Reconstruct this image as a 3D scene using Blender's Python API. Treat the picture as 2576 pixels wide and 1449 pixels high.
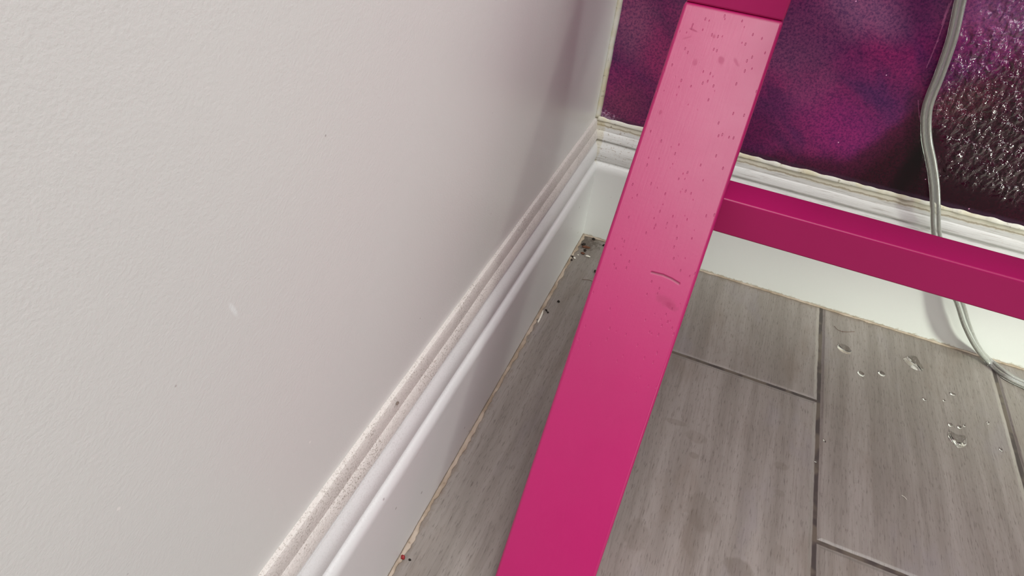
import bpy, bmesh, math, random
import numpy as np
from mathutils import Vector, Matrix, noise

sc = bpy.context.scene
for o in list(bpy.data.objects):
    bpy.data.objects.remove(o)

# ------------------------------------------------------------------ camera
# world: room corner at the origin, left wall is x=0, back wall is y=0, floor z=0 (metres)
CAM = Vector((0.1158, -0.5558, 0.3836))
RX = Vector((0.9215, 0.3780, 0.0891)).normalized()
RZ = Vector((-0.2332, 0.7220, -0.6515)).normalized()      # viewing direction
RY = RZ.cross(RX).normalized()                            # image down
RX = RY.cross(RZ).normalized()
FPX = 1558.72
cam = bpy.data.cameras.new('camera')
cam.sensor_width = 36.0
cam.lens = FPX * 36.0 / 2576.0
cam.clip_start = 0.01
co = bpy.data.objects.new('camera', cam)
sc.collection.objects.link(co)
M = Matrix.Identity(4)
for i in range(3):
    M[i][0] = RX[i]; M[i][1] = -RY[i]; M[i][2] = -RZ[i]; M[i][3] = CAM[i]
co.matrix_world = M
sc.camera = co

def ray(px, py):
    return RX * ((px - 1288) / FPX) + RY * ((py - 724.5) / FPX) + RZ
def on(px, py, ax, v):
    """the place on the plane (axis ax = v) seen at that pixel of the photograph"""
    d = ray(px, py)
    return CAM + d * ((v - CAM[ax]) / d[ax])

# ------------------------------------------------------------------ world, lamps, exposure
W = bpy.data.worlds.new('room_light')
sc.world = W
W.use_nodes = True
bg = W.node_tree.nodes['Background']
def world_light(up, side, front, base):
    """soft room light by direction: bright ceiling overhead, daylit side to the right, dim elsewhere"""
    t = W.node_tree; L = t.links.new
    tc = t.nodes.new('ShaderNodeTexCoord'); sp = t.nodes.new('ShaderNodeSeparateXYZ')
    L(tc.outputs['Generated'], sp.inputs[0])
    def mr(sock, a, b, hi, neg=False):
        n = t.nodes.new('ShaderNodeMapRange'); n.interpolation_type = 'SMOOTHSTEP'
        n.inputs[1].default_value = a; n.inputs[2].default_value = b
        n.inputs[3].default_value = 0; n.inputs[4].default_value = hi
        L(sock, n.inputs[0]); return n.outputs[0]
    def add(a, b):
        n = t.nodes.new('ShaderNodeMath'); n.operation = 'ADD'
        L(a, n.inputs[0]); 
        if hasattr(b, 'is_output'): L(b, n.inputs[1])
        else: n.inputs[1].default_value = b
        return n.outputs[0]
    v = add(add(mr(sp.outputs[2], .50, 1.0, up), mr(sp.outputs[0], .2, .9, side)), base)
    v = add(v, mr(sp.outputs[1], -.2, -.9, front))
    L(v, bg.inputs['Strength'])
bg.inputs['Color'].default_value = (0.98, 0.98, 1.0, 1)
world_light(2.3, 0.04, 0.06, 0.0)

def area(name, loc, target, sx, sy, power, col):
    l = bpy.data.lights.new(name, 'AREA')
    l.shape = 'RECTANGLE'; l.size = sx; l.size_y = sy
    l.energy = power; l.color = col
    o = bpy.data.objects.new(name, l)
    sc.collection.objects.link(o)
    o.location = loc
    o.rotation_euler = (Vector(target) - Vector(loc)).to_track_quat('-Z', 'Y').to_euler()
    return o
area('ceiling_light', (0.22, -1.02, 1.68), (0.12, -0.3, 0.0), 0.8, 1.1, 15, (0.985, 1.0, 0.97))
area('window_light', (0.62, -0.24, 0.86), (0.05, -0.28, 0.28), 0.42, 0.42, 3.2, (0.97, 1.0, 0.97))
area('glint_light', (1.45, -1.15, 0.45), (0.25, 0.0, 0.18), 0.2, 0.4, 2.4, (0.98, 1.0, 0.90))  # unseen lamp added for glints on the mural varnish
sl = bpy.data.lights.new('low_right_spot', 'SPOT')  # unseen spot added for the right skirting, cone narrowed to spare the left wall
sl.energy = 34; sl.color = (0.90, 1.0, 0.84); sl.spot_size = math.radians(50); sl.spot_blend = 1.0
sl.shadow_soft_size = 0.045
so = bpy.data.objects.new('low_right_spot', sl)
sc.collection.objects.link(so)
so.location = (0.98, -0.36, 0.26)
so.rotation_euler = (Vector((0.52, 0.0, 0.05)) - so.location).to_track_quat('-Z', 'Y').to_euler()

sc.view_settings.view_transform = 'Standard'
sc.view_settings.look = 'None'
sc.view_settings.gamma = 1
sc.view_settings.exposure = 0.0
sc.view_settings.use_curve_mapping = False

# ------------------------------------------------------------------ helpers
def lin(r, g, b):
    f = lambda c: ((c/255.0+0.055)/1.055)**2.4 if c > 10 else c/255.0/12.92
    return (f(r), f(g), f(b), 1.0)

class G:
    """small node-graph writer"""
    def __init__(s, name):
        s.m = bpy.data.materials.new(name)
        s.m.use_nodes = True
        s.t = s.m.node_tree
        s.b = s.t.nodes['Principled BSDF']
        s.tc = s.t.nodes.new('ShaderNodeTexCoord')
        s.co = s.tc.outputs['Object']
    def put(s, sock, v):
        if v is None: return
        if hasattr(v, 'is_output'): s.t.links.new(v, sock)
        else: sock.default_value = v
    def set(s, **k):
        for a, v in k.items(): s.put(s.b.inputs[a.replace('_', ' ')], v)
        return s
    def ma(s, op, a, b=0.0, c=0.0, clamp=False):
        n = s.t.nodes.new('ShaderNodeMath'); n.operation = op; n.use_clamp = clamp
        for i, v in enumerate((a, b, c)): s.put(n.inputs[i], v)
        return n.outputs[0]
    def vm(s, op, a, b=None, sc_=None):
        n = s.t.nodes.new('ShaderNodeVectorMath'); n.operation = op
        s.put(n.inputs[0], a)
        if b is not None: s.put(n.inputs[1], b)
        if sc_ is not None: s.put(n.inputs[3], sc_)
        return n.outputs['Value'] if op in ('LENGTH', 'DOT_PRODUCT', 'DISTANCE') else n.outputs[0]
    def xyz(s, v):
        n = s.t.nodes.new('ShaderNodeSeparateXYZ'); s.put(n.inputs[0], v); return n.outputs
    def comb(s, x, y, z):
        n = s.t.nodes.new('ShaderNodeCombineXYZ')
        for i, v in enumerate((x, y, z)): s.put(n.inputs[i], v)
        return n.outputs[0]
    def mapp(s, v, scale=(1, 1, 1), rot=(0, 0, 0), loc=(0, 0, 0)):
        n = s.t.nodes.new('ShaderNodeMapping')
        s.put(n.inputs[0], v); n.inputs['Scale'].default_value = scale
        n.inputs['Rotation'].default_value = rot; n.inputs['Location'].default_value = loc
        return n.outputs[0]
    def noise(s, v, scale, detail=2, rough=0.5, dist=0.0, col=False):
        n = s.t.nodes.new('ShaderNodeTexNoise')
        s.put(n.inputs['Vector'], v); n.inputs['Scale'].default_value = scale
        n.inputs['Detail'].default_value = detail; n.inputs['Roughness'].default_value = rough
        n.inputs['Distortion'].default_value = dist
        return n.outputs['Color' if col else 'Fac']
    def voro(s, v, scale, feat='F1', rnd=1.0, out='Distance'):
        n = s.t.nodes.new('ShaderNodeTexVoronoi'); n.feature = feat
        s.put(n.inputs['Vector'], v); n.inputs['Scale'].default_value = scale
        n.inputs['Randomness'].default_value = rnd
        return n.outputs[out]
    def ss(s, v, a, b, lo=0.0, hi=1.0):
        n = s.t.nodes.new('ShaderNodeMapRange'); n.interpolation_type = 'SMOOTHSTEP'
        s.put(n.inputs[0], v); s.put(n.inputs[1], a); s.put(n.inputs[2], b)
        n.inputs[3].default_value = lo; n.inputs[4].default_value = hi
        return n.outputs[0]
    def mix(s, f, a, b, mode='MIX'):
        n = s.t.nodes.new('ShaderNodeMix'); n.data_type = 'RGBA'; n.blend_type = mode
        s.put(n.inputs[0], f); s.put(n.inputs[6], a); s.put(n.inputs[7], b)
        return n.outputs[2]
    def ramp(s, v, pts):
        n = s.t.nodes.new('ShaderNodeValToRGB')
        e = n.color_ramp.elements
        e[0].position = pts[0][0]; e[0].color = pts[0][1]
        e[1].position = pts[-1][0]; e[1].color = pts[-1][1]
        for p, c in pts[1:-1]:
            k = e.new(p); k.color = c
        s.put(n.inputs[0], v)
        return n.outputs[0]
    def bump(s, h, dist=0.001, strength=1.0, nrm=None):
        n = s.t.nodes.new('ShaderNodeBump')
        n.inputs['Strength'].default_value = strength
        n.inputs['Distance'].default_value = dist
        s.put(n.inputs['Height'], h)
        if nrm is not None: s.put(n.inputs['Normal'], nrm)
        return n.outputs[0]
    def seg(s, u, v, a, b):
        """distance of (u,v) from segment a-b"""
        dx, dy = b[0]-a[0], b[1]-a[1]; L = dx*dx+dy*dy
        pu = s.ma('SUBTRACT', u, a[0]); pv = s.ma('SUBTRACT', v, a[1])
        h = s.ma('DIVIDE', s.ma('ADD', s.ma('MULTIPLY', pu, dx), s.ma('MULTIPLY', pv, dy)), L, clamp=True)
        eu = s.ma('SUBTRACT', pu, s.ma('MULTIPLY', h, dx)); ev = s.ma('SUBTRACT', pv, s.ma('MULTIPLY', h, dy))
        return s.ma('SQRT', s.ma('ADD', s.ma('MULTIPLY', eu, eu), s.ma('MULTIPLY', ev, ev)))
    def ell(s, u, v, c, ra, rb, ang=0.0):
        """normalised elliptical distance (1 on the rim)"""
        ca, sa = math.cos(ang), math.sin(ang)
        pu = s.ma('SUBTRACT', u, c[0]); pv = s.ma('SUBTRACT', v, c[1])
        a = s.ma('DIVIDE', s.ma('ADD', s.ma('MULTIPLY', pu, ca), s.ma('MULTIPLY', pv, sa)), ra)
        b = s.ma('DIVIDE', s.ma('SUBTRACT', s.ma('MULTIPLY', pv, ca), s.ma('MULTIPLY', pu, sa)), rb)
        return s.ma('SQRT', s.ma('ADD', s.ma('MULTIPLY', a, a), s.ma('MULTIPLY', b, b)))

def link(name, mesh, mat, parent=None, smooth=False):
    o = bpy.data.objects.new(name, mesh)
    sc.collection.objects.link(o)
    if mat: mesh.materials.append(mat)
    if parent: o.parent = parent
    if smooth:
        for p in mesh.polygons: p.use_smooth = True
    return o
def bmo(name, bm, mat, parent=None, smooth=False):
    me = bpy.data.meshes.new(name)
    bmesh.ops.recalc_face_normals(bm, faces=bm.faces)
    bm.to_mesh(me); bm.free()
    return link(name, me, mat, parent, smooth)
def struct(o):
    o['kind'] = 'structure'; return o
def tag(o, label, cat, group=None):
    o['label'] = label; o['category'] = cat
    if group: o['group'] = group
    return o
def box(bm, x0, x1, y0, y1, z0, z1):
    v = [bm.verts.new((x, y, z)) for x in (x0, x1) for y in (y0, y1) for z in (z0, z1)]
    for f in ((0,1,3,2),(4,6,7,5),(0,4,5,1),(2,3,7,6),(0,2,6,4),(1,5,7,3)):
        bm.faces.new([v[i] for i in f])
def prism(bm, pts, x0, x1):
    """polygon in (y,z) pushed along x"""
    a = [bm.verts.new((x0, p[0], p[1])) for p in pts]
    b = [bm.verts.new((x1, p[0], p[1])) for p in pts]
    bm.faces.new(a); bm.faces.new(b[::-1])
    n = len(pts)
    for i in range(n):
        bm.faces.new((a[i], a[(i+1) % n], b[(i+1) % n], b[i]))
def bevel(o, w, seg=3):
    m = o.modifiers.new('bevel', 'BEVEL'); m.width = w; m.segments = seg
    m.limit_method = 'ANGLE'; m.harden_normals = False
    for p in o.data.polygons: p.use_smooth = True
    w2 = o.modifiers.new('wn', 'WEIGHTED_NORMAL')

# ------------------------------------------------------------------ materials: the room
def mat_wall():
    g = G('painted_plaster')
    n = g.noise(g.co, 900, 3, 0.6)
    n2 = g.noise(g.co, 170, 2)
    big = g.noise(g.co, 4, 2)
    c = g.mix(g.ss(big, .3, .7), lin(224, 225, 222), lin(227, 228, 224))
    # small specks and a pale nick
    sp = g.voro(g.co, 60, 'F1', 1.0); spc = g.xyz(g.voro(g.co, 60, 'F1', out='Color'))[0]
    c = g.mix(g.ma('MULTIPLY', g.ss(sp, .01, .035, .5, 0), g.ss(spc, .78, .80)), c, lin(120, 105, 100))
    c = g.mix(g.ma('MULTIPLY', g.ss(sp, .02, .05, .7, 0), g.ss(spc, .14, .12)), c, lin(246, 244, 240))
    x, y, z = g.xyz(g.co)
    P = on(587, 779, 0, 0)
    m = g.ss(g.ell(y, z, (P.y, P.z), .0010, .0038, 0.25), .3, 1.2, 1, 0)
    c = g.mix(g.ma('MULTIPLY', m, .7), c, lin(240, 246, 244))
    g.set(Base_Color=c, Roughness=0.33, Specular_IOR_Level=0.5)
    h = g.ma('ADD', g.ma('MULTIPLY', n, .35), g.ma('MULTIPLY', n2, .25))
    g.set(Normal=g.bump(h, 0.0005, 0.55))
    return g.m

def mat_floor():
    g = G('wood_look_floor_tile')
    x, y, z = g.xyz(g.co)
    JX, WD = 0.2596, 0.1511
    u = g.ma('DIVIDE', g.ma('SUBTRACT', x, JX - WD*8), WD)
    idx = g.ma('FLOOR', u)
    fr = g.ma('SUBTRACT', u, idx)
    # a light wander so that the joints are not ruler straight
    wob = g.ma('MULTIPLY', g.ma('SUBTRACT', g.noise(g.co, 60, 2), .5), .0012)
    ex = g.ma('MULTIPLY', g.ma('MINIMUM', fr, g.ma('SUBTRACT', 1.0, fr)), WD)
    # end joints: every row shifts by .132, tile length .9
    L = 0.9
    off = g.ma('ADD', -.143, g.ma('MULTIPLY', g.ma('SUBTRACT', idx, 7.0), -.132))
    vv = g.ma('DIVIDE', g.ma('SUBTRACT', y, off), L)
    fy = g.ma('FRACT', g.ma('ADD', vv, 20.0))
    ey = g.ma('MULTIPLY', g.ma('MINIMUM', fy, g.ma('SUBTRACT', 1.0, fy)), L)
    tid = g.ma('FLOOR', g.ma('ADD', vv, 20.0))
    e = g.ma('ADD', g.ma('MINIMUM', ex, ey), wob)
    joint = g.ss(e, .0012, .0020, 1, 0)
    edge = g.ss(e, .0014, .0055, 1, 0)
    rid = g.ma('ADD', g.ma('MULTIPLY', idx, 7.31), g.ma('MULTIPLY', tid, 3.7))
    # grain
    gc = g.comb(g.ma('ADD', x, rid), g.ma('MULTIPLY', y, 0.045), rid)
    wv = g.noise(g.comb(g.ma('MULTIPLY', x, 1.0), g.ma('MULTIPLY', y, .35), rid), 14, 2)
    gc = g.vm('ADD', gc, g.comb(g.ma('MULTIPLY', wv, .012), 0.0, 0.0))
    g1 = g.noise(gc, 90, 4, .6)
    g2 = g.noise(gc, 700, 3, .6)
    gc3 = g.comb(g.ma('ADD', x, rid), g.ma('MULTIPLY', y, 0.13), rid)
    g3 = g.noise(gc3, 1000, 3, .6)
    pat = g.noise(g.comb(x, g.ma('MULTIPLY', y, .4), rid), 26, 3, .6)
    c = g.mix(g.ss(g1, .3, .72), lin(126, 118, 111), lin(147, 139, 133))
    c = g.mix(g.ma('MULTIPLY', g.ss(g2, .50, .72), .34), c, lin(92, 82, 75))
    c = g.mix(g.ma('MULTIPLY', g.ss(g3, .54, .72), .55), c, lin(74, 64, 58))
    c = g.mix(g.ma('MULTIPLY', g.ss(pat, .55, .72), .35), c, lin(116, 102, 90))
    c = g.mix(g.ma('MULTIPLY', g.ss(pat, .45, .3), .35), c, lin(136, 129, 132))
    # dried water marks
    for (px, py, rx, ry, an, st) in ((1858, 1432, .0095, .008, 0, .5), (1965, 1172, .0055, .0035, .1, .3), (1745, 1146, .0035, .003, 0, .35),
                                     (1765, 1290, .012, .016, .3, .28), (1700, 1062, .0085, .003, .1, .3), (1752, 1100, .0085, .006, 0, .25),
                                     (1745, 1345, .009, .02, .2, .25), (1600, 1345, .008, .013, 0, .3), (1960, 1395, .004, .008, 0, .2),
                                     (1585, 1160, .006, .02, 0, .22), (1510, 640, .03, .012, 0, .25), (1960, 1240, .004, .003, 0, .2)):
        P = on(px, py, 2, 0)
        d = g.ma('ADD', g.ell(x, y, (P.x, P.y), rx, ry, an), g.ma('MULTIPLY', g.ma('SUBTRACT', g.noise(g.co, 180, 3), .5), .7))
        c = g.mix(g.ma('MULTIPLY', g.ss(d, .75, 1.1, 1, 0), st*.75), c, lin(86, 74, 60))
    # grime next to the skirtings
    gr = g.ma('MINIMUM', g.ma('SUBTRACT', x, .0132), g.ma('SUBTRACT', -.0132, y))
    gr = g.ma('ADD', gr, g.ma('MULTIPLY', g.ma('SUBTRACT', g.noise(g.co, 150, 4, .7), .5), .016))
    c = g.mix(g.ma('MULTIPLY', g.ss(gr, .000, .006, 1, 0), .5), c, lin(112, 96, 80))
    K = on(1476, 622, 2, 0)
    dk = g.ma('ADD', g.ell(x, y, (K.x-.004, K.y+.008), .022, .016), g.ma('MULTIPLY', g.ma('SUBTRACT', g.noise(g.co, 260, 4, .7), .5), 2.4))
    c = g.mix(g.ma('MULTIPLY', g.ss(dk, .3, .9, 1, 0), .75), c, lin(66, 54, 44))
    c = g.mix(g.ma('MULTIPLY', edge, .22), c, lin(160, 152, 146))
    jn = g.noise(g.co, 55, 2)
    c = g.mix(joint, c, g.mix(g.ss(jn, .42, .55), lin(66, 58, 55), lin(96, 86, 76)))
    g.set(Base_Color=c, Specular_IOR_Level=.5)
    g.set(Roughness=g.ma('ADD', g.ma('MULTIPLY', g.noise(g.co, 40, 3), .2), .33))
    h = g.ma('ADD', g.ma('MULTIPLY', g.ss(e, .0012, .0045), 1.0), g.ma('MULTIPLY', g.ma('ADD', g2, g3), -.10))
    g.set(Normal=g.bump(h, .0013, .9))
    return g.m

def mat_mural():
    g = G('glossy_purple_mural_print')
    x, y, z = g.xyz(g.co)
    # diagonal soft streaks falling to the right
    d = g.mapp(g.comb(x, 0.0, z), rot=(0, math.radians(-38), 0), scale=(1, 1, 1))
    ds = g.vm('MULTIPLY', d, (1.0, 1.0, 2.6))
    n1 = g.noise(ds, 13, 3, .55, .4)
    n2 = g.noise(g.vm('ADD', ds, (3.1, 0, 1.7)), 17, 2, .5, .3)
    n3 = g.noise(g.vm('ADD', d, (7.1, 2, 1.7)), 9, 2, .5)
    c = g.mix(g.ss(n1, .38, .62), lin(86, 38, 84), lin(122, 44, 96))
    c = g.mix(g.ma('MULTIPLY', g.ss(n2, .56, .70), .6), c, lin(70, 40, 86))
    c = g.mix(g.ma('MULTIPLY', g.ss(n3, .50, .66), .7), c, lin(116, 76, 108))
    def blob(c, px, py, rx, ry, an, col, st, soft=(.2, 1.3)):
        P = on(px, py, 1, 0)
        dd = g.ma('ADD', g.ell(x, z, (P.x, P.z), rx, ry, an), g.ma('MULTIPLY', g.ma('SUBTRACT', n1, .5), .8))
        return g.mix(g.ma('MULTIPLY', g.ss(dd, soft[0], soft[1], 1, 0), st), c, col)
    c = blob(c, 1600, 60, .022, .035, .3, lin(128, 88, 112), .75)
    c = blob(c, 1665, 150, .022, .03, .4, lin(146, 56, 104), .6)
    c = blob(c, 1570, 270, .03, .03, 0, lin(112, 56, 84), .7)
    c = blob(c, 2170, 25, .04, .02, -.3, lin(128, 100, 126), .8)
    c = blob(c, 2020, 90, .035, .03, 0, lin(104, 66, 98), .7)
    c = blob(c, 2110, 320, .05, .03, -.5, lin(132, 40, 112), .6)
    c = blob(c, 2190, 215, .05, .012, -.5, lin(80, 42, 92), .5)
    c = blob(c, 2370, 30, .03, .02, 0, lin(66, 30, 70), .7)
    c = blob(c, 2480, 60, .035, .025, -.2, lin(128, 90, 124), .8)
    c = blob(c, 2420, 110, .03, .02, -.2, lin(124, 44, 100), .7)
    c = blob(c, 2450, 150, .05, .02, -.2, lin(84, 34, 82), .6)
    # dark maroon field low on the right; its upper edge as height over x
    pts = [(1870, 392), (1960, 372), (2060, 385), (2140, 382), (2220, 335), (2310, 262), (2400, 222), (2480, 180), (2576, 130)]
    q = [on(a, b, 1, 0) for a, b in pts]
    rp = [((P.x) / .8, (P.z / .5,)*3 + (1,)) for P in q]
    zb = g.ma('MULTIPLY', g.xyz(g.ramp(g.ma('DIVIDE', x, .8), rp))[0], .5)
    dz = g.ma('ADD', g.ma('SUBTRACT', zb, z), g.ma('MULTIPLY', g.ma('SUBTRACT', g.noise(d, 30, 3, .6), .5), .03))
    c = g.mix(g.ss(dz, -.010, .018), c, lin(72, 22, 52))
    c = g.mix(g.ss(dz, .012, .05), c, lin(44, 8, 26))
    c = blob(c, 2290, 420, .008, .05, -.05, lin(14, 2, 8), .9, (.3, 1.2))
    c = blob(c, 2430, 480, .05, .03, 0, lin(30, 4, 16), .7)
    c = blob(c, 2420, 250, .035, .02, .5, lin(74, 38, 44), .7)
    c = blob(c, 1900, 330, .02, .02, 0, lin(92, 22, 74), .7)
    c = blob(c, 1915, 395, .04, .006, 0, lin(60, 10, 42), .6)
    # printed grain
    gr = g.noise(g.co, 560, 3, .75)
    c = g.mix(g.ss(gr, .45, .64, 0, .85), c, g.vm('MULTIPLY', c, (.42, .45, .66)))
    c = g.mix(g.ss(gr, .48, .34, 0, .5), c, g.vm('MULTIPLY', c, (1.5, 1.4, 1.25)))
    # pale thin lines left of the cord
    for A, B in (((2393, 0), (2375, 45)), ((2378, 40), (2357, 102)), ((2357, 102), (2330, 168)), ((2386, 8), (2368, 60)), ((2309, 250), (2312, 290)), ((2312, 290), (2318, 318))):
        a = on(A[0], A[1], 1, 0); b = on(B[0], B[1], 1, 0)
        m = g.ma('MULTIPLY', g.ss(g.ma('ADD', g.seg(x, z, (a.x, a.z), (b.x, b.z)), g.ma('MULTIPLY', g.ma('SUBTRACT', g.noise(g.co, 400, 2), .5), .0012)), .0002, .0006, 1, 0), .45)
        c = g.mix(m, c, lin(180, 130, 160))
    # scuffed, chipped corner
    P = on(1528, 300, 1, 0)
    n = g.noise(g.co, 420, 4, .7)
    k = g.ma('ADD', g.ell(x, z, (P.x-.002, P.z-.002), .026, .017, -.35), g.ma('MULTIPLY', g.ma('SUBTRACT', n, .5), 2.2))
    c = g.mix(g.ss(k, .25, .6, .85, 0), c, lin(190, 184, 194))
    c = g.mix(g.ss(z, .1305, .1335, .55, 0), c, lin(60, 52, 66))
    # tiny white flecks
    fl = g.voro(g.co, 95, 'F1')
    fc = g.voro(g.co, 95, 'F1', out='Color')
    fm = g.ma('MULTIPLY', g.ss(fl, .03, .07, 1, 0), g.ss(g.xyz(fc)[0], .86, .88))
    c = g.mix(fm, c, lin(215, 190, 205))
    c = g.vm('MULTIPLY', c, (1.36, .86, 1.16))
    g.set(Base_Color=c, Roughness=.22, Specular_IOR_Level=.4)
    # varnish: fine orange peel all over, thick drips and hammered lumps to the right
    P = on(2640, 235, 1, 0)
    edge = g.ma('ADD', g.ell(x, z, (P.x, P.z), .078, .088), g.ma('MULTIPLY', g.ma('SUBTRACT', g.noise(g.co, 30, 3), .5), .7))
    rg = g.ss(edge, .72, 1.12, 1, 0)
    lc = g.vm('MULTIPLY', g.co, (1.0, 1.0, .62))
    lc = g.vm('ADD', lc, g.vm('SCALE', g.vm('SUBTRACT', g.noise(g.co, 120, 2, col=True), (.5, .5, .5)), sc_=.006))
    lump = g.voro(lc, 240, 'SMOOTH_F1')
    ln = g.noise(lc, 330, 2, .5)
    hh = g.ma('MULTIPLY', g.ma('ADD', g.ma('MULTIPLY', lump, -1.3), g.ma('MULTIPLY', ln, .5)), rg)
    fine = g.noise(g.co, 1100, 2)
    nb = g.bump(fine, .00018, .5)
    g.set(Normal=g.bump(hh, .0034, 1.0, nb))
    g.set(Coat_Weight=g.ma('ADD', g.ma('MULTIPLY', rg, .85), .08), Coat_Roughness=.07, Coat_Normal=g.bump(hh, .0034, 1.0, nb))
    return g.m

def mat_trim(name, speck, tint):
    g = G(name)
    x, y, z = g.xyz(g.co)
    c = tint
    # rough, dusty top bead of the moulding
    n = g.noise(g.co, 1100, 4, .75)
    n2 = g.noise(g.co, 60, 3, .6)
    top = g.ss(z, .104, .112)
    mid = g.ss(z, .082, .088)
    c = g.mix(g.ma('MULTIPLY', top, .6), c, lin(224, 213, 204))
    amt = g.ma('ADD', g.ma('MULTIPLY', top, .75), g.ma('MULTIPLY', mid, .25))
    dirt = g.ma('MULTIPLY', g.ss(n, .50, .64, 0, .75), g.ma('MULTIPLY', amt, g.ss(n2, .35, .65, .3, 1.0)))
    c = g.mix(g.ma('MULTIPLY', dirt, speck), c, lin(120, 102, 84))
    # thin line of dirt at the foot
    ft = g.ma('ADD', z, g.ma('MULTIPLY', g.ma('SUBTRACT', g.noise(g.co, 240, 4, .7), .5), .006))
    c = g.mix(g.ss(ft, .0008, .0028, .6, 0), c, lin(150, 132, 108))
    sp = g.voro(g.co, 62, 'F1'); sc2 = g.voro(g.co, 62, 'F1', out='Color')
    c = g.mix(g.ma('MULTIPLY', g.ss(sp, .04, .08, 1, 0), g.ss(g.xyz(sc2)[0], .80, .82, 0, .6)), c, lin(110, 100, 92))
    g.set(Base_Color=c, Roughness=.38, Specular_IOR_Level=.5)
    h = g.ma('ADD', g.ma('MULTIPLY', g.ma('MULTIPLY', n, amt), 1.1), g.ma('MULTIPLY', g.noise(g.co, 200, 2), .25))
    g.set(Normal=g.bump(h, .0006, .8))
    return g.m

def mat_back_trim():
    g = G('brushed_white_skirting')
    x, y, z = g.xyz(g.co)
    c = lin(234, 234, 232)
    st = g.noise(g.comb(g.ma('MULTIPLY', x, .05), y, z), 900, 3, .6)
    up = g.ss(z, .082, .088)
    c = g.mix(g.ma('MULTIPLY', g.ss(st, .52, .70), g.ma('MULTIPLY', up, .45)), c, lin(160, 150, 138))
    top = g.ma('ADD', z, g.ma('MULTIPLY', g.ma('SUBTRACT', g.noise(g.co, 90, 4, .7), .5), .004))
    c = g.mix(g.ma('MULTIPLY', g.ss(top, .1195, .1215), .8), c, lin(222, 216, 196))
    c = g.mix(g.ss(g.ma('ABSOLUTE', g.ma('SUBTRACT', top, .1215)), .0003, .0010, .6, 0), c, lin(140, 122, 92))
    sp = g.noise(g.co, 420, 4, .8)
    le = g.ss(x, .02, .075, 1, .12)
    c = g.mix(g.ma('MULTIPLY', g.ma('MULTIPLY', g.ss(sp, .58, .66), up), g.ma('MULTIPLY', le, .7)), c, lin(150, 126, 92))
    cr = g.ma('ADD', x, g.ma('MULTIPLY', g.ma('SUBTRACT', g.noise(g.co, 130, 3), .5), .008))
    c = g.mix(g.ma('MULTIPLY', g.ss(cr, .0105, .0130, .35, 0), up), c, lin(196, 180, 130))
    ft = g.ma('ADD', z, g.ma('MULTIPLY', g.ma('SUBTRACT', g.noise(g.co, 200, 4, .7), .5), .008))
    c = g.mix(g.ss(ft, .0010, .0030, .65, 0), c, lin(170, 156, 128))
    s2 = g.voro(g.co, 55, 'F1'); s3 = g.voro(g.co, 55, 'F1', out='Color')
    c = g.mix(g.ma('MULTIPLY', g.ss(s2, .03, .07, 1, 0), g.ss(g.xyz(s3)[0], .84, .86, 0, .6)), c, lin(130, 125, 112))
    g.set(Base_Color=c, Roughness=.35, Specular_IOR_Level=.5)
    h = g.ma('ADD', g.ma('MULTIPLY', g.ma('MULTIPLY', st, up), .6), g.ma('MULTIPLY', g.noise(g.co, 160, 3), .4))
    g.set(Normal=g.bump(h, .0006, .7))
    return g.m

def mat_plain(name, col, rough=.5, spec=.5, bump=0.0, bs=300):
    g = G(name)
    n = g.noise(g.co, bs, 3, .6)
    c = g.mix(g.ss(n, .3, .7), tuple(v*.82 for v in col[:3]) + (1,), col)
    g.set(Base_Color=c, Roughness=rough, Specular_IOR_Level=spec)
    if bump: g.set(Normal=g.bump(n, bump, .8))
    return g.m

def mat_caulk(name, a, b):
    g = G(name)
    n = g.noise(g.co, 160, 4, .7); n2 = g.noise(g.co, 45, 3, .6)
    c = g.mix(g.ss(n2, .35, .62), a, b)
    c = g.mix(g.ss(n, .60, .70, 0, .6), c, lin(120, 100, 66))
    g.set(Base_Color=c, Roughness=.55, Normal=g.bump(n, .0006, .8))
    return g.m

LEGV = Vector((0.0, -0.6304, -0.7762)).normalized()
LEGN = Vector((0.0, -0.7762, 0.6304)).normalized()
LX0, LX1 = 0.0737, 0.1286          # leg width in x
KY, KZ = -0.1725, 0.2861           # where the slanted leg meets the upright
def on_leg(px, py):
    d = ray(px, py)
    P = CAM + d * ((Vector((0, KY, KZ)) - CAM).dot(LEGN) / d.dot(LEGN))
    return P.x, (P - Vector((0, KY, KZ))).dot(LEGV)

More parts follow.
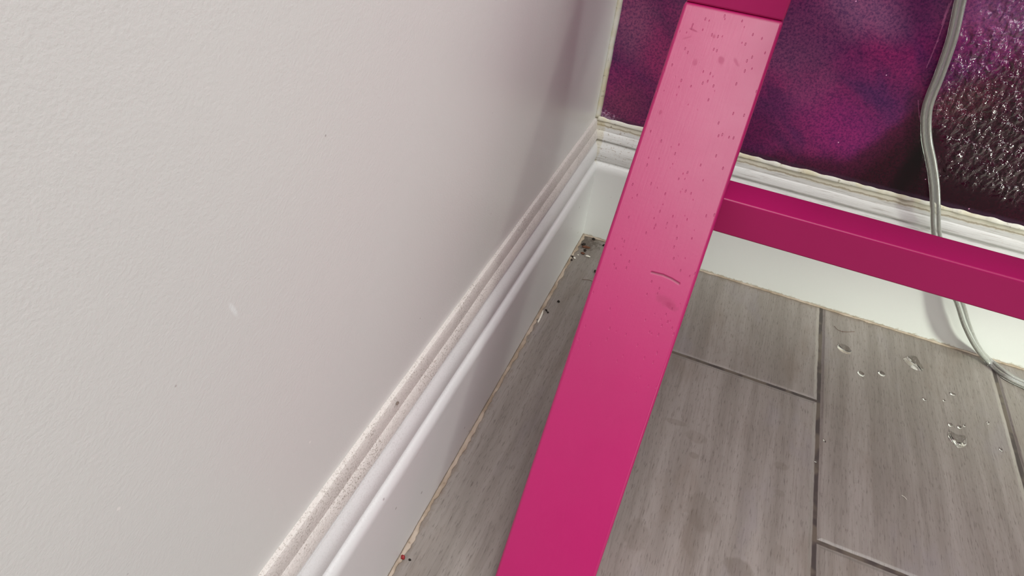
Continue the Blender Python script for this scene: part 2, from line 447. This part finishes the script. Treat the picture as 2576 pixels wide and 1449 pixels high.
def mat_pink(name, leg=False):
    g = G(name)
    base = (0.48, 0.008, 0.130, 1)
    co_ = g.co
    big = g.noise(co_, 18, 3, .55)
    c = g.mix(g.ss(big, .35, .7), base, (0.46, 0.008, 0.124, 1))
    rough = g.ma('ADD', g.ma('MULTIPLY', g.noise(co_, 50, 3, .6), .10), .30)
    fine = g.noise(co_, 500, 2)
    h = g.ma('MULTIPLY', fine, .06)
    dist = .0006
    if leg:
        x, y, z = g.xyz(co_)
        s = g.vm('DOT_PRODUCT', g.vm('SUBTRACT', co_, (0, KY, KZ)), tuple(LEGV))
        # pits and short vertical runs in the paint of the upper half
        pc = g.comb(x, g.ma('MULTIPLY', s, .38), 0.0)
        v = g.voro(pc, 520, 'F1'); vc = g.voro(pc, 520, 'F1', out='Color')
        pit = g.ma('MULTIPLY', g.ss(v, .10, .22, 1, 0), g.ss(g.xyz(vc)[0], .60, .64))
        pit = g.ma('MULTIPLY', pit, g.ss(s, .15, .24, 1, .1))
        fib = g.noise(g.comb(x, g.ma('MULTIPLY', s, .05), 0.0), 900, 3, .6)
        c = g.mix(g.ma('MULTIPLY', pit, .45), c, (.36, .012, .10, 1))
        h = g.ma('ADD', h, g.ma('ADD', g.ma('MULTIPLY', pit, -.5), g.ma('MULTIPLY', fib, .12)))
        # curved dent across the face
        dd = None
        pp = [(1640, 685), (1668, 692), (1690, 702), (1708, 713)]
        for A, B in zip(pp[:-1], pp[1:]):
            q = g.seg(x, s, on_leg(*A), on_leg(*B))
            dd = q if dd is None else g.ma('MINIMUM', dd, q)
        dent = g.ss(dd, .0001, .0010, 1, 0)
        h = g.ma('ADD', h, g.ma('MULTIPLY', dent, -.7))
        c = g.mix(g.ma('MULTIPLY', dent, .9), c, (.24, .006, .055, 1))
        # darker smudges where the gloss is rubbed
        for (px, py, ra, rb, an, st) in ((1674, 757, .0065, .0032, .25, .45), (1690, 772, .0045, .0022, .2, .45), (1745, 76, .0030, .0006, .2, .5), (1728, 95, .003, .0006, -.5, .3),
                                         (1748, 158, .0015, .0022, 0, .3), (1814, 152, .0018, .0026, -.3, .35), (1796, 92, .0010, .0012, 0, .35), (1661, 283, .0010, .0016, 0, .4),
                                         (1852, 156, .0030, .0010, .8, .25)):
            e = g.ma('ADD', g.ell(x, s, on_leg(px, py), ra, rb, an), g.ma('MULTIPLY', g.ma('SUBTRACT', g.noise(co_, 400, 3), .5), 1.0))
            m = g.ma('MULTIPLY', g.ss(e, .5, 1.2, 1, 0), st)
            c = g.mix(m, c, (.34, .010, .085, 1)); rough = g.ma('ADD', rough, g.ma('MULTIPLY', m, .4))
    g.set(Base_Color=c, Roughness=rough, Specular_IOR_Level=.5, Normal=g.bump(h, dist, .7), Coat_Weight=.42 if leg else 0.0, Coat_Roughness=.42)
    return g.m

# ------------------------------------------------------------------ the room
XR, YF, ZT = 1.6, -1.8, 1.4
wallm = mat_wall()
bm = bmesh.new(); box(bm, -.06, 0, YF, .06, -.04, ZT)
struct(bmo('wall_left', bm, wallm))
bm = bmesh.new(); box(bm, 0, XR, 0, .06, -.04, ZT)
struct(bmo('wall_back', bm, wallm))
bm = bmesh.new(); box(bm, 0, XR, YF, 0, -.04, 0)
struct(bmo('floor', bm, mat_floor()))

PROFILE = [(.0008, .1264), (.0022, .1260), (.0031, .1246), (.0037, .1200), (.0040, .1164), (.0051, .1152), (.0064, .1120), (.0070, .1092), (.0064, .1079), (.0042, .1068), (.0064, .1055),
           (.0090, .1015), (.0100, .0965), (.0101, .0920), (.0095, .0888), (.0080, .0874), (.0090, .0864), (.0103, .0858), (.0115, .0844), (.0125, .0826), (.0131, .0806), (.0132, .0780), (.0130, .0)]
def skirting(name, along, a0, a1, mat):
    bm = bmesh.new()
    n = 160
    prof = PROFILE + [(0.0, 0.0), (0.0, .1264)]
    rings = []
    for i in range(n + 1):
        t = a0 + (a1 - a0) * i / n
        r = []
        for k, (d, z) in enumerate(prof):
            j = 0.0
            if k < len(PROFILE) and z > .001:
                j = (noise.noise(Vector((t*22, z*20, 3.0 if along == 'y' else 9.0)))) * .00035
                zz = z + noise.noise(Vector((t*14, 5, z*3))) * (.0006 if z > .11 else .0002)
            else: zz = z
            dd = max(d + j, 0) if k < len(PROFILE) else d
            r.append(bm.verts.new((dd, t, zz) if along == 'y' else (t, -dd, zz)))
        rings.append(r)
    m = len(prof)
    for i in range(n):
        for k in range(m):
            bm.faces.new((rings[i][k], rings[i][(k+1) % m], rings[i+1][(k+1) % m], rings[i+1][k]))
    bm.faces.new(rings[0]); bm.faces.new(rings[-1][::-1])
    o = struct(bmo(name, bm, mat, smooth=True))
    o.data.set_sharp_from_angle(angle=math.radians(26))
    return o
skirting('baseboard_left', 'y', YF, 0.0, mat_trim('dusty_painted_skirting', 1.0, lin(222, 222, 221)))
skirting('baseboard_back', 'x', 0.0, XR, mat_back_trim())

def ragged(name, path, w, hgt, mat, side, up, seed, amp=.5):
    """irregular bead of filler along a path; side and up are its cross axes"""
    bm = bmesh.new(); side = Vector(side); up = Vector(up)
    rings = []
    n = len(path)
    for i, P in enumerate(path):
        a = noise.noise(Vector((i*.31, seed, 0)))*amp + noise.noise(Vector((i*.9, seed, 4)))*amp*.5
        b = noise.noise(Vector((i*.27, seed, 9)))*amp
        ww = w * (1 + a); hh = hgt * (1 + b)
        r = []
        for k in range(7):
            an = math.pi/2 * k / 6
            r.append(bm.verts.new(Vector(P) + side * ww * math.cos(an) + up * hh * math.sin(an)))
        r.append(bm.verts.new(Vector(P)))
        rings.append(r)
    m = 8
    for i in range(n - 1):
        for k in range(m):
            bm.faces.new((rings[i][k], rings[i][(k+1) % m], rings[i+1][(k+1) % m], rings[i+1][k]))
    bm.faces.new(rings[0]); bm.faces.new(rings[-1][::-1])
    return struct(bmo(name, bm, mat, smooth=True))
def lerp(a, b, n): return [Vector(a).lerp(Vector(b), i/n) for i in range(n+1)]
cream = mat_caulk('cream_caulk', lin(222, 214, 186), lin(232, 230, 220))
beige = mat_caulk('beige_grout_filler', lin(150, 133, 114), lin(178, 162, 146))
ragged('trim_1', lerp((0, -.0005, .127), (0, -.0005, ZT), 500), .0052, .0012, cream, (1, 0, 0), (0, -1, 0), 2.2, .25)
ragged('trim_2', lerp((.0132, -.0140, .0), (.0132, YF, .0), 900), .0025, .0012, beige, (1, 0, 0), (0, 0, 1), 7.7, .7)
ragged('trim_3', lerp((.0132, -.0132, .0), (XR, -.0132, .0), 700), .0014, .0014, beige, (0, -1, 0), (0, 0, 1), 5.1, .6)
ragged('trim_4', lerp((.003, -.0015, .1256), (XR, -.0015, .1256), 700), .0024, .0036, cream, (0, -1, 0), (0, 0, 1), 3.3, .35)

# the mural panel on the back wall, with an uneven outline
bm = bmesh.new()
N = 260
lo = []
for i in range(N+1):
    x = .0050 + (XR-.005) * (i/N)**1.8
    lo.append((x, .1280 + .0010*noise.noise(Vector((x*60, 1, 1)))))
le = []
for i in range(1, 120):
    z = .130 + (ZT-.130) * i/120
    le.append((.0050 + .0008*noise.noise(Vector((3, z*70, 1))) + max(0, .150-z)*.02, z))
pts = lo + [(XR, ZT), (.005, ZT)] + le[::-1]
f = [bm.verts.new((x, -.0022, z)) for x, z in pts]
b = [bm.verts.new((x, 0, z)) for x, z in pts]
bm.faces.new(f); bm.faces.new(b[::-1])
for i in range(len(pts)):
    j = (i+1) % len(pts)
    bm.faces.new((f[i], b[i], b[j], f[j]))
tag(bmo('wall_mural', bm, mat_mural()), 'glossy purple and dark maroon mottled mural covering the wall above the back skirting', 'mural')

# ------------------------------------------------------------------ the pink frame
root = bpy.data.objects.new('furniture_frame', None)
sc.collection.objects.link(root)
root.location = (.101, -.39, 0)
tag(root, 'magenta painted wooden furniture frame with a slanted flat leg standing in the room corner', 'furniture')
pink = mat_pink('magenta_satin_paint')
pinkleg = mat_pink('magenta_satin_paint_worn', True)
def place(o):
    o.parent = root; o.matrix_parent_inverse = Matrix.Translation(-root.location); return o
TH = .050
back = Vector((0, KY, KZ)) - LEGN * TH
tb = (KZ - back.z) / LEGV.z                      # back line reaches the kink height
pb = back + LEGV * tb
tf = -KZ / LEGV.z
pf = Vector((0, KY, KZ)) + LEGV * tf             # front line meets the floor
pbk = back + LEGV * (-back.z / LEGV.z)
for k, dx in enumerate((0.0, .78)):
    bm = bmesh.new()
    prism(bm, [(KY, KZ), (pf.y, 0), (pbk.y, 0), (pb.y, KZ)], LX0 + dx, LX1 + dx)
    o = place(bmo('leg', bm, pinkleg if k == 0 else pink)); bevel(o, .0020)
    bm = bmesh.new()
    box(bm, LX0 + .0006 + dx, LX1 - .0002 + dx, KY + .0003, pb.y, KZ, .62)
    o = place(bmo('upright', bm, pink)); bevel(o, .0016)
bm = bmesh.new()
box(bm, LX1 - .002, LX0 + .782, -.2204, -.1960, .1768, .2000)
o = place(bmo('stretcher', bm, pink)); bevel(o, .0013)
bm = bmesh.new()
box(bm, LX1 - .0005, LX0 + .7805, -.165, -.125, .545, .605)
o = place(bmo('top_rail', bm, pink)); bevel(o, .0014)
bm = bmesh.new()
box(bm, .150, .830, -.275, -.1725, .385, .405)  # unseen board, added to keep the stretcher below it in shade
o = place(bmo('shade_board', bm, pink)); bevel(o, .0014)


# ------------------------------------------------------------------ the cord
def bez(pts, per=10):
    """Catmull-Rom through the points"""
    P = [pts[0]*2 - pts[1]] + pts + [pts[-1]*2 - pts[-2]]
    out = []
    for i in range(1, len(P)-2):
        for k in range(per):
            t = k/per
            a, b, c, d = P[i-1], P[i], P[i+1], P[i+2]
            out.append(.5*((2*b) + (c-a)*t + (2*a-5*b+4*c-d)*t*t + (3*b-a-3*c+d)*t*t*t))
    out.append(pts[-1]); return out
wallp = [((2462, -160), -.0065), ((2437, -75), -.0065), ((2416.6, 0), -.0065), ((2394.7, 97), -.0065), ((2363, 189.5), -.0065), ((2339, 250), -.0065), ((2330, 292), -.0065), ((2331.5, 352), -.0068),
         ((2343, 411), -.0080), ((2351, 471.5), -.0105), ((2353, 525), -.0135), ((2356, 590), -.0165), ((2378, 680), -.0205), ((2412, 758), -.0235), ((2431, 816.6), -.0245), ((2455.5, 869), -.0245)]
cp = [on(a[0], a[1], 1, y) for a, y in wallp]
for a in ((2488, 909), (2531, 944), (2576, 967), (2650, 998), (2760, 1030), (2900, 1060)):
    cp.append(on(a[0], a[1], 2, .0032))
for q in cp:
    q.z = max(q.z, .0032)
path = bez(cp, 8)
def frames(path):
    T = [(path[min(i+1, len(path)-1)] - path[max(i-1, 0)]).normalized() for i in range(len(path))]
    U = []
    for i, t in enumerate(T):
        s = i/len(T)
        ref = Vector((1, 0, 0)) if s < .60 else Vector((1, 0, 0)).lerp(Vector((-.3, .75, .45)), min(1, (s-.60)/.14))
        u = (ref - t*ref.dot(t)).normalized()
        U.append(u)
    return T, U
T, U = frames(path)
def sweep(path, T, U, prof, off=0.0):
    bm = bmesh.new(); R = []
    for P, t, u in zip(path, T, U):
        w = t.cross(u).normalized()
        c = P + u*off
        R.append([bm.verts.new(c + u*a + w*b) for a, b in prof])
    m = len(prof)
    for i in range(len(R)-1):
        for k in range(m):
            bm.faces.new((R[i][k], R[i][(k+1) % m], R[i+1][(k+1) % m], R[i+1][k]))
    bm.faces.new(R[0]); bm.faces.new(R[-1][::-1])
    return bm
rr, ce = .0020, .0018
prof = []
for k in range(13):
    a = math.radians(-118 + 236*k/12); prof.append((ce + rr*math.cos(a), rr*math.sin(a)))
for k in range(13):
    a = math.radians(62 + 236*k/12); prof.append((-ce + rr*math.cos(a), rr*math.sin(a)))
g = G('clear_pvc_jacket')
g.set(Base_Color=(.86, .88, .84, 1), Roughness=.16, Transmission_Weight=.78, IOR=1.42, Specular_IOR_Level=.5)
jacket = g.m
g = G('tinned_copper_strands')
sx = g.noise(g.vm('MULTIPLY', g.co, (1, 1, .2)), 900, 2)
g.set(Base_Color=g.mix(sx, lin(120, 112, 102), lin(190, 184, 175)), Metallic=.8, Roughness=.38, Normal=g.bump(sx, .0003, .8))
strand = g.m
cord = tag(bmo('power_cord', sweep(path, T, U, prof), jacket, smooth=True), 'clear plastic twin cord hanging down the mural, behind the stretcher and onto the floor', 'cord')
circ = [(.00105*math.cos(math.radians(a)), .00105*math.sin(math.radians(a))) for a in range(0, 360, 36)]
for s in (-1, 1):
    bmo('wire_core', sweep(path, T, U, circ, s*ce), strand, cord, True)['label'] = 'silvery stranded wire inside the clear jacket'

# ------------------------------------------------------------------ water on the floor
g = G('water')
g.set(Base_Color=(1, .985, .95, 1), Roughness=.02, Transmission_Weight=1.0, IOR=1.33)
water = g.m
def drop(name, outline, h, label, group='water drops on the floor planks'):
    P = [on(a, b, 2, 0.0) for a, b in outline]
    P = bez(P + [P[0]], 5)[:-1]
    c = sum(P, Vector())/len(P)
    bm = bmesh.new(); R = []
    for k in range(7):
        a = k/6.0
        s = math.cos(a*math.pi/2)**.35 if k < 6 else 0
        z = .0002 + h*.42*math.sin(a*math.pi/2)
        if k == 6: break
        R.append([bm.verts.new(((q.x-c.x)*s, (q.y-c.y)*s, z)) for q in P])
    R.insert(0, [bm.verts.new(((q.x-c.x), (q.y-c.y), .00005)) for q in P])
    n = len(P)
    for i in range(len(R)-1):
        for k in range(n):
            bm.faces.new((R[i][k], R[i][(k+1) % n], R[i+1][(k+1) % n], R[i+1][k]))
    t = bm.verts.new((0, 0, h*.42+.0002))
    for k in range(n): bm.faces.new((R[-1][k], R[-1][(k+1) % n], t))
    bm.faces.new(R[0][::-1])
    o = bmo(name, bm, water, smooth=True); o.location = (c.x, c.y, 0)
    return tag(o, label, 'water drop', group)
def oval(cx, cy, a, b, ang=.4, n=10):
    ca, sa = math.cos(ang), math.sin(ang)
    return [(cx + a*math.cos(t)*ca - b*math.sin(t)*sa, cy + a*math.cos(t)*sa + b*math.sin(t)*ca) for t in [2*math.pi*i/n for i in range(n)]]
drop('water_drop', [(2388, 1082), (2400, 1090), (2418, 1095), (2430, 1097), (2430, 1110), (2430, 1120), (2418, 1127), (2407, 1125), (2395, 1113), (2385, 1098)], .0011,
     'largest clear water drop on the right hand plank, irregular with a pointed tip')
drop('water_drop', [(2272, 903), (2285, 896), (2304, 897), (2313, 912), (2322, 925), (2320, 934), (2300, 929), (2282, 917)], .0009, 'pear shaped water drop on the floor nearest the skirting, left of the cord')
drop('water_drop', oval(2124, 878, 20, 10, .5), .0008, 'oval water drop beside the plank joint below the back skirting')
drop('water_drop', oval(2166, 940, 10, 5.5, .6), .0006, 'small round water drop, left one of the pair on the middle plank')
drop('water_drop', oval(2218, 940, 10, 5.5, .5), .0006, 'small round water drop, right one of the pair on the middle plank')
drop('water_drop', oval(2391, 1069, 6, 4.5), .0006, 'tiny water bead directly above the pointed tip of the largest drop')
drop('water_drop', oval(2414, 1075, 6, 4), .0006, 'tiny water bead, middle of the three above the largest drop')
drop('water_drop', oval(2426, 1071, 3.5, 3), .0005, 'tiniest water bead, right one of the three above the largest drop')
drop('water_drop', oval(2396, 991, 8, 3.5, .4), .0005, 'thin water bead on the plank below the cord where it nears the floor')
drop('water_drop', oval(2326, 1005, 6, 3, .7), .0005, 'small water bead below the pear shaped drop')
drop('water_drop', oval(2375, 1008, 4, 2.5, .7), .0004, 'tiny water bead left of the thin one below the cord')
drop('water_drop', oval(2486, 1064, 4, 3.5, .4), .0005, 'tiny water bead right of the largest drop near the right joint')
drop('water_drop', oval(2518, 1131, 6, 3.5, .9), .0005, 'small water bead right of and lower than the largest drop')
drop('water_drop', oval(2074, 1108, 6, 2.5, .9), .0005, 'thin water bead beside the long plank joint')
drop('water_drop', oval(2052, 1161, 3, 2.5, .4), .0005, 'tiny water bead sitting in the dark plank joint')

# ------------------------------------------------------------------ crumbs and bits
def crumb(px, py, rx, ry, rz, mat, label, cat='crumb', name='dirt_crumb', seed=1, rot=0.0, group=None, ax=2, v=0.0):
    P = on(px, py, ax, v)
    bm = bmesh.new()
    bmesh.ops.create_icosphere(bm, subdivisions=3, radius=1)
    for q in bm.verts:
        k = 1 + .45*noise.noise(q.co*1.3 + Vector((seed*3.1, 0, 0))) + .18*noise.noise(q.co*4 + Vector((seed, 5, 0)))
        q.co = Vector((q.co.x*rx*k, q.co.y*ry*k, max(q.co.z, -.85)*rz*k))
    zmin = min(q.co.z for q in bm.verts)
    for q in bm.verts: q.co.z -= zmin
    o = bmo(name, bm, mat, smooth=True)
    o.location = P; o.rotation_euler = (0, 0, rot)
    return tag(o, label, cat, group)
blk = mat_plain('dark_dirt', lin(44, 36, 30), .8, .3, .0005, 700)
brn = mat_plain('brown_husk', lin(104, 66, 48), .7, .3, .0005, 600)
wht = mat_plain('white_paint_flake', lin(232, 226, 214), .5, .4)
red = mat_plain('red_bead', lin(150, 30, 34), .4, .5)
gy = 'dirt crumbs in the floor corner'
crumb(1474, 623, .0040, .0016, .0010, brn, 'flat reddish brown husk lying in the dirt of the floor corner', 'husk', 'seed_husk', 2, .25)
crumb(1468, 616, .0022, .0013, .0010, blk, 'dark brown crumb touching the upper edge of the reddish husk', seed=5, rot=.8, group=gy)
crumb(1493, 603, .0017, .0012, .0012, blk, 'black crumb against the foot of the back skirting', seed=3, group=gy)
crumb(1471, 632, .0016, .0014, .0012, blk, 'black crumb just below the reddish husk', seed=4, group=gy)
crumb(1466, 639, .0021, .0014, .0010, brn, 'brown crumb lying between the husk and the white paint flakes', seed=9, group=gy)
crumb(1519, 619, .0016, .0011, .0010, blk, 'black crumb beside the slanted leg under the back skirting', seed=6, group=gy)
crumb(1439, 647, .0013, .0010, .0009, blk, 'tiny black crumb at the foot of the left skirting', seed=7, group=gy)
crumb(1438, 655, .0010, .0009, .0008, blk, 'tiny dark crumb below the one at the left skirting foot', seed=17, group=gy)
crumb(1499, 686, .0022, .0017, .0015, blk, 'roundest black crumb lying alone beside the slanted leg', seed=8, group=gy)
crumb(1405, 760, .0013, .0010, .0009, blk, 'dark brown crumb alone midway down the strip of floor by the left skirting', seed=11, group=gy)
crumb(1374, 782, .0013, .0008, .0008, blk, 'upper of two dark crumbs beside the peeled paint at the left skirting', seed=12, rot=-.5, group=gy)
crumb(1378, 787, .0009, .0008, .0007, blk, 'lower of two dark crumbs beside the peeled paint at the left skirting', seed=13, group=gy)
crumb(1478, 646, .0024, .0012, .0008, wht, 'larger cream paint flake on the floor below the brown husk', 'paint flake', 'paint_flake', 14, .1)
crumb(1445, 650, .0014, .0010, .0007, wht, 'small white paint flake on the floor next to the left skirting', 'paint flake', 'paint_flake', 15, -.7)
crumb(1454, 642, .0009, .0006, .0005, wht, 'tiniest paint flake between the two bigger flakes', 'paint flake', 'paint_flake', 16, .2)
crumb(1360, 797, .0010, .0085, .0007, wht, 'long strip of peeled pale paint along the foot of the left skirting', 'paint flake', 'paint_flake', 18, .05)
crumb(1014, 1404, .0013, .0013, .0012, red, 'tiny red bead on the filler at the foot of the left skirting', 'bead', 'red_bead', 1)
crumb(1000, 1016, .0006, .0011, .0005, mat_plain('grey_dust', lin(128, 112, 102)), 'grey brown fleck caught on the dusty top bead of the left skirting', 'crumb', 'dirt_crumb', 21, 0, None, 0, .0042)
crumb(1031, 1409, .0008, .0006, .0006, blk, 'tiny black speck just right of the red bead', 'crumb', 'dirt_crumb', 2)

def hair(pts, r, mat, label, name='hair_strand', cat='hair'):
    P = bez([on(a, b, 2, .0006) for a, b in pts], 6)
    T_ = [(P[min(i+1, len(P)-1)] - P[max(i-1, 0)]).normalized() for i in range(len(P))]
    U_ = [Vector((0, 0, 1)) for _ in P]
    return tag(bmo(name, sweep(P, T_, U_, [(r*math.cos(math.radians(a)), r*math.sin(math.radians(a))) for a in range(0, 360, 60)]), mat, smooth=True), label, cat)
hair([(1465, 703), (1480, 704), (1492, 708), (1500, 713)], .00018, brn, 'short fine hair on the floor left of the slanted leg below the black crumb')
hair([(2098, 820), (2110, 831), (2128, 835), (2150, 834)], .00016, brn, 'curved fine hair on the floor just under the back skirting')
hair([(2268, 1246), (2275, 1250), (2281, 1257)], .00022, wht, 'short white thread of lint on the wide right hand plank', 'lint_thread', 'lint')
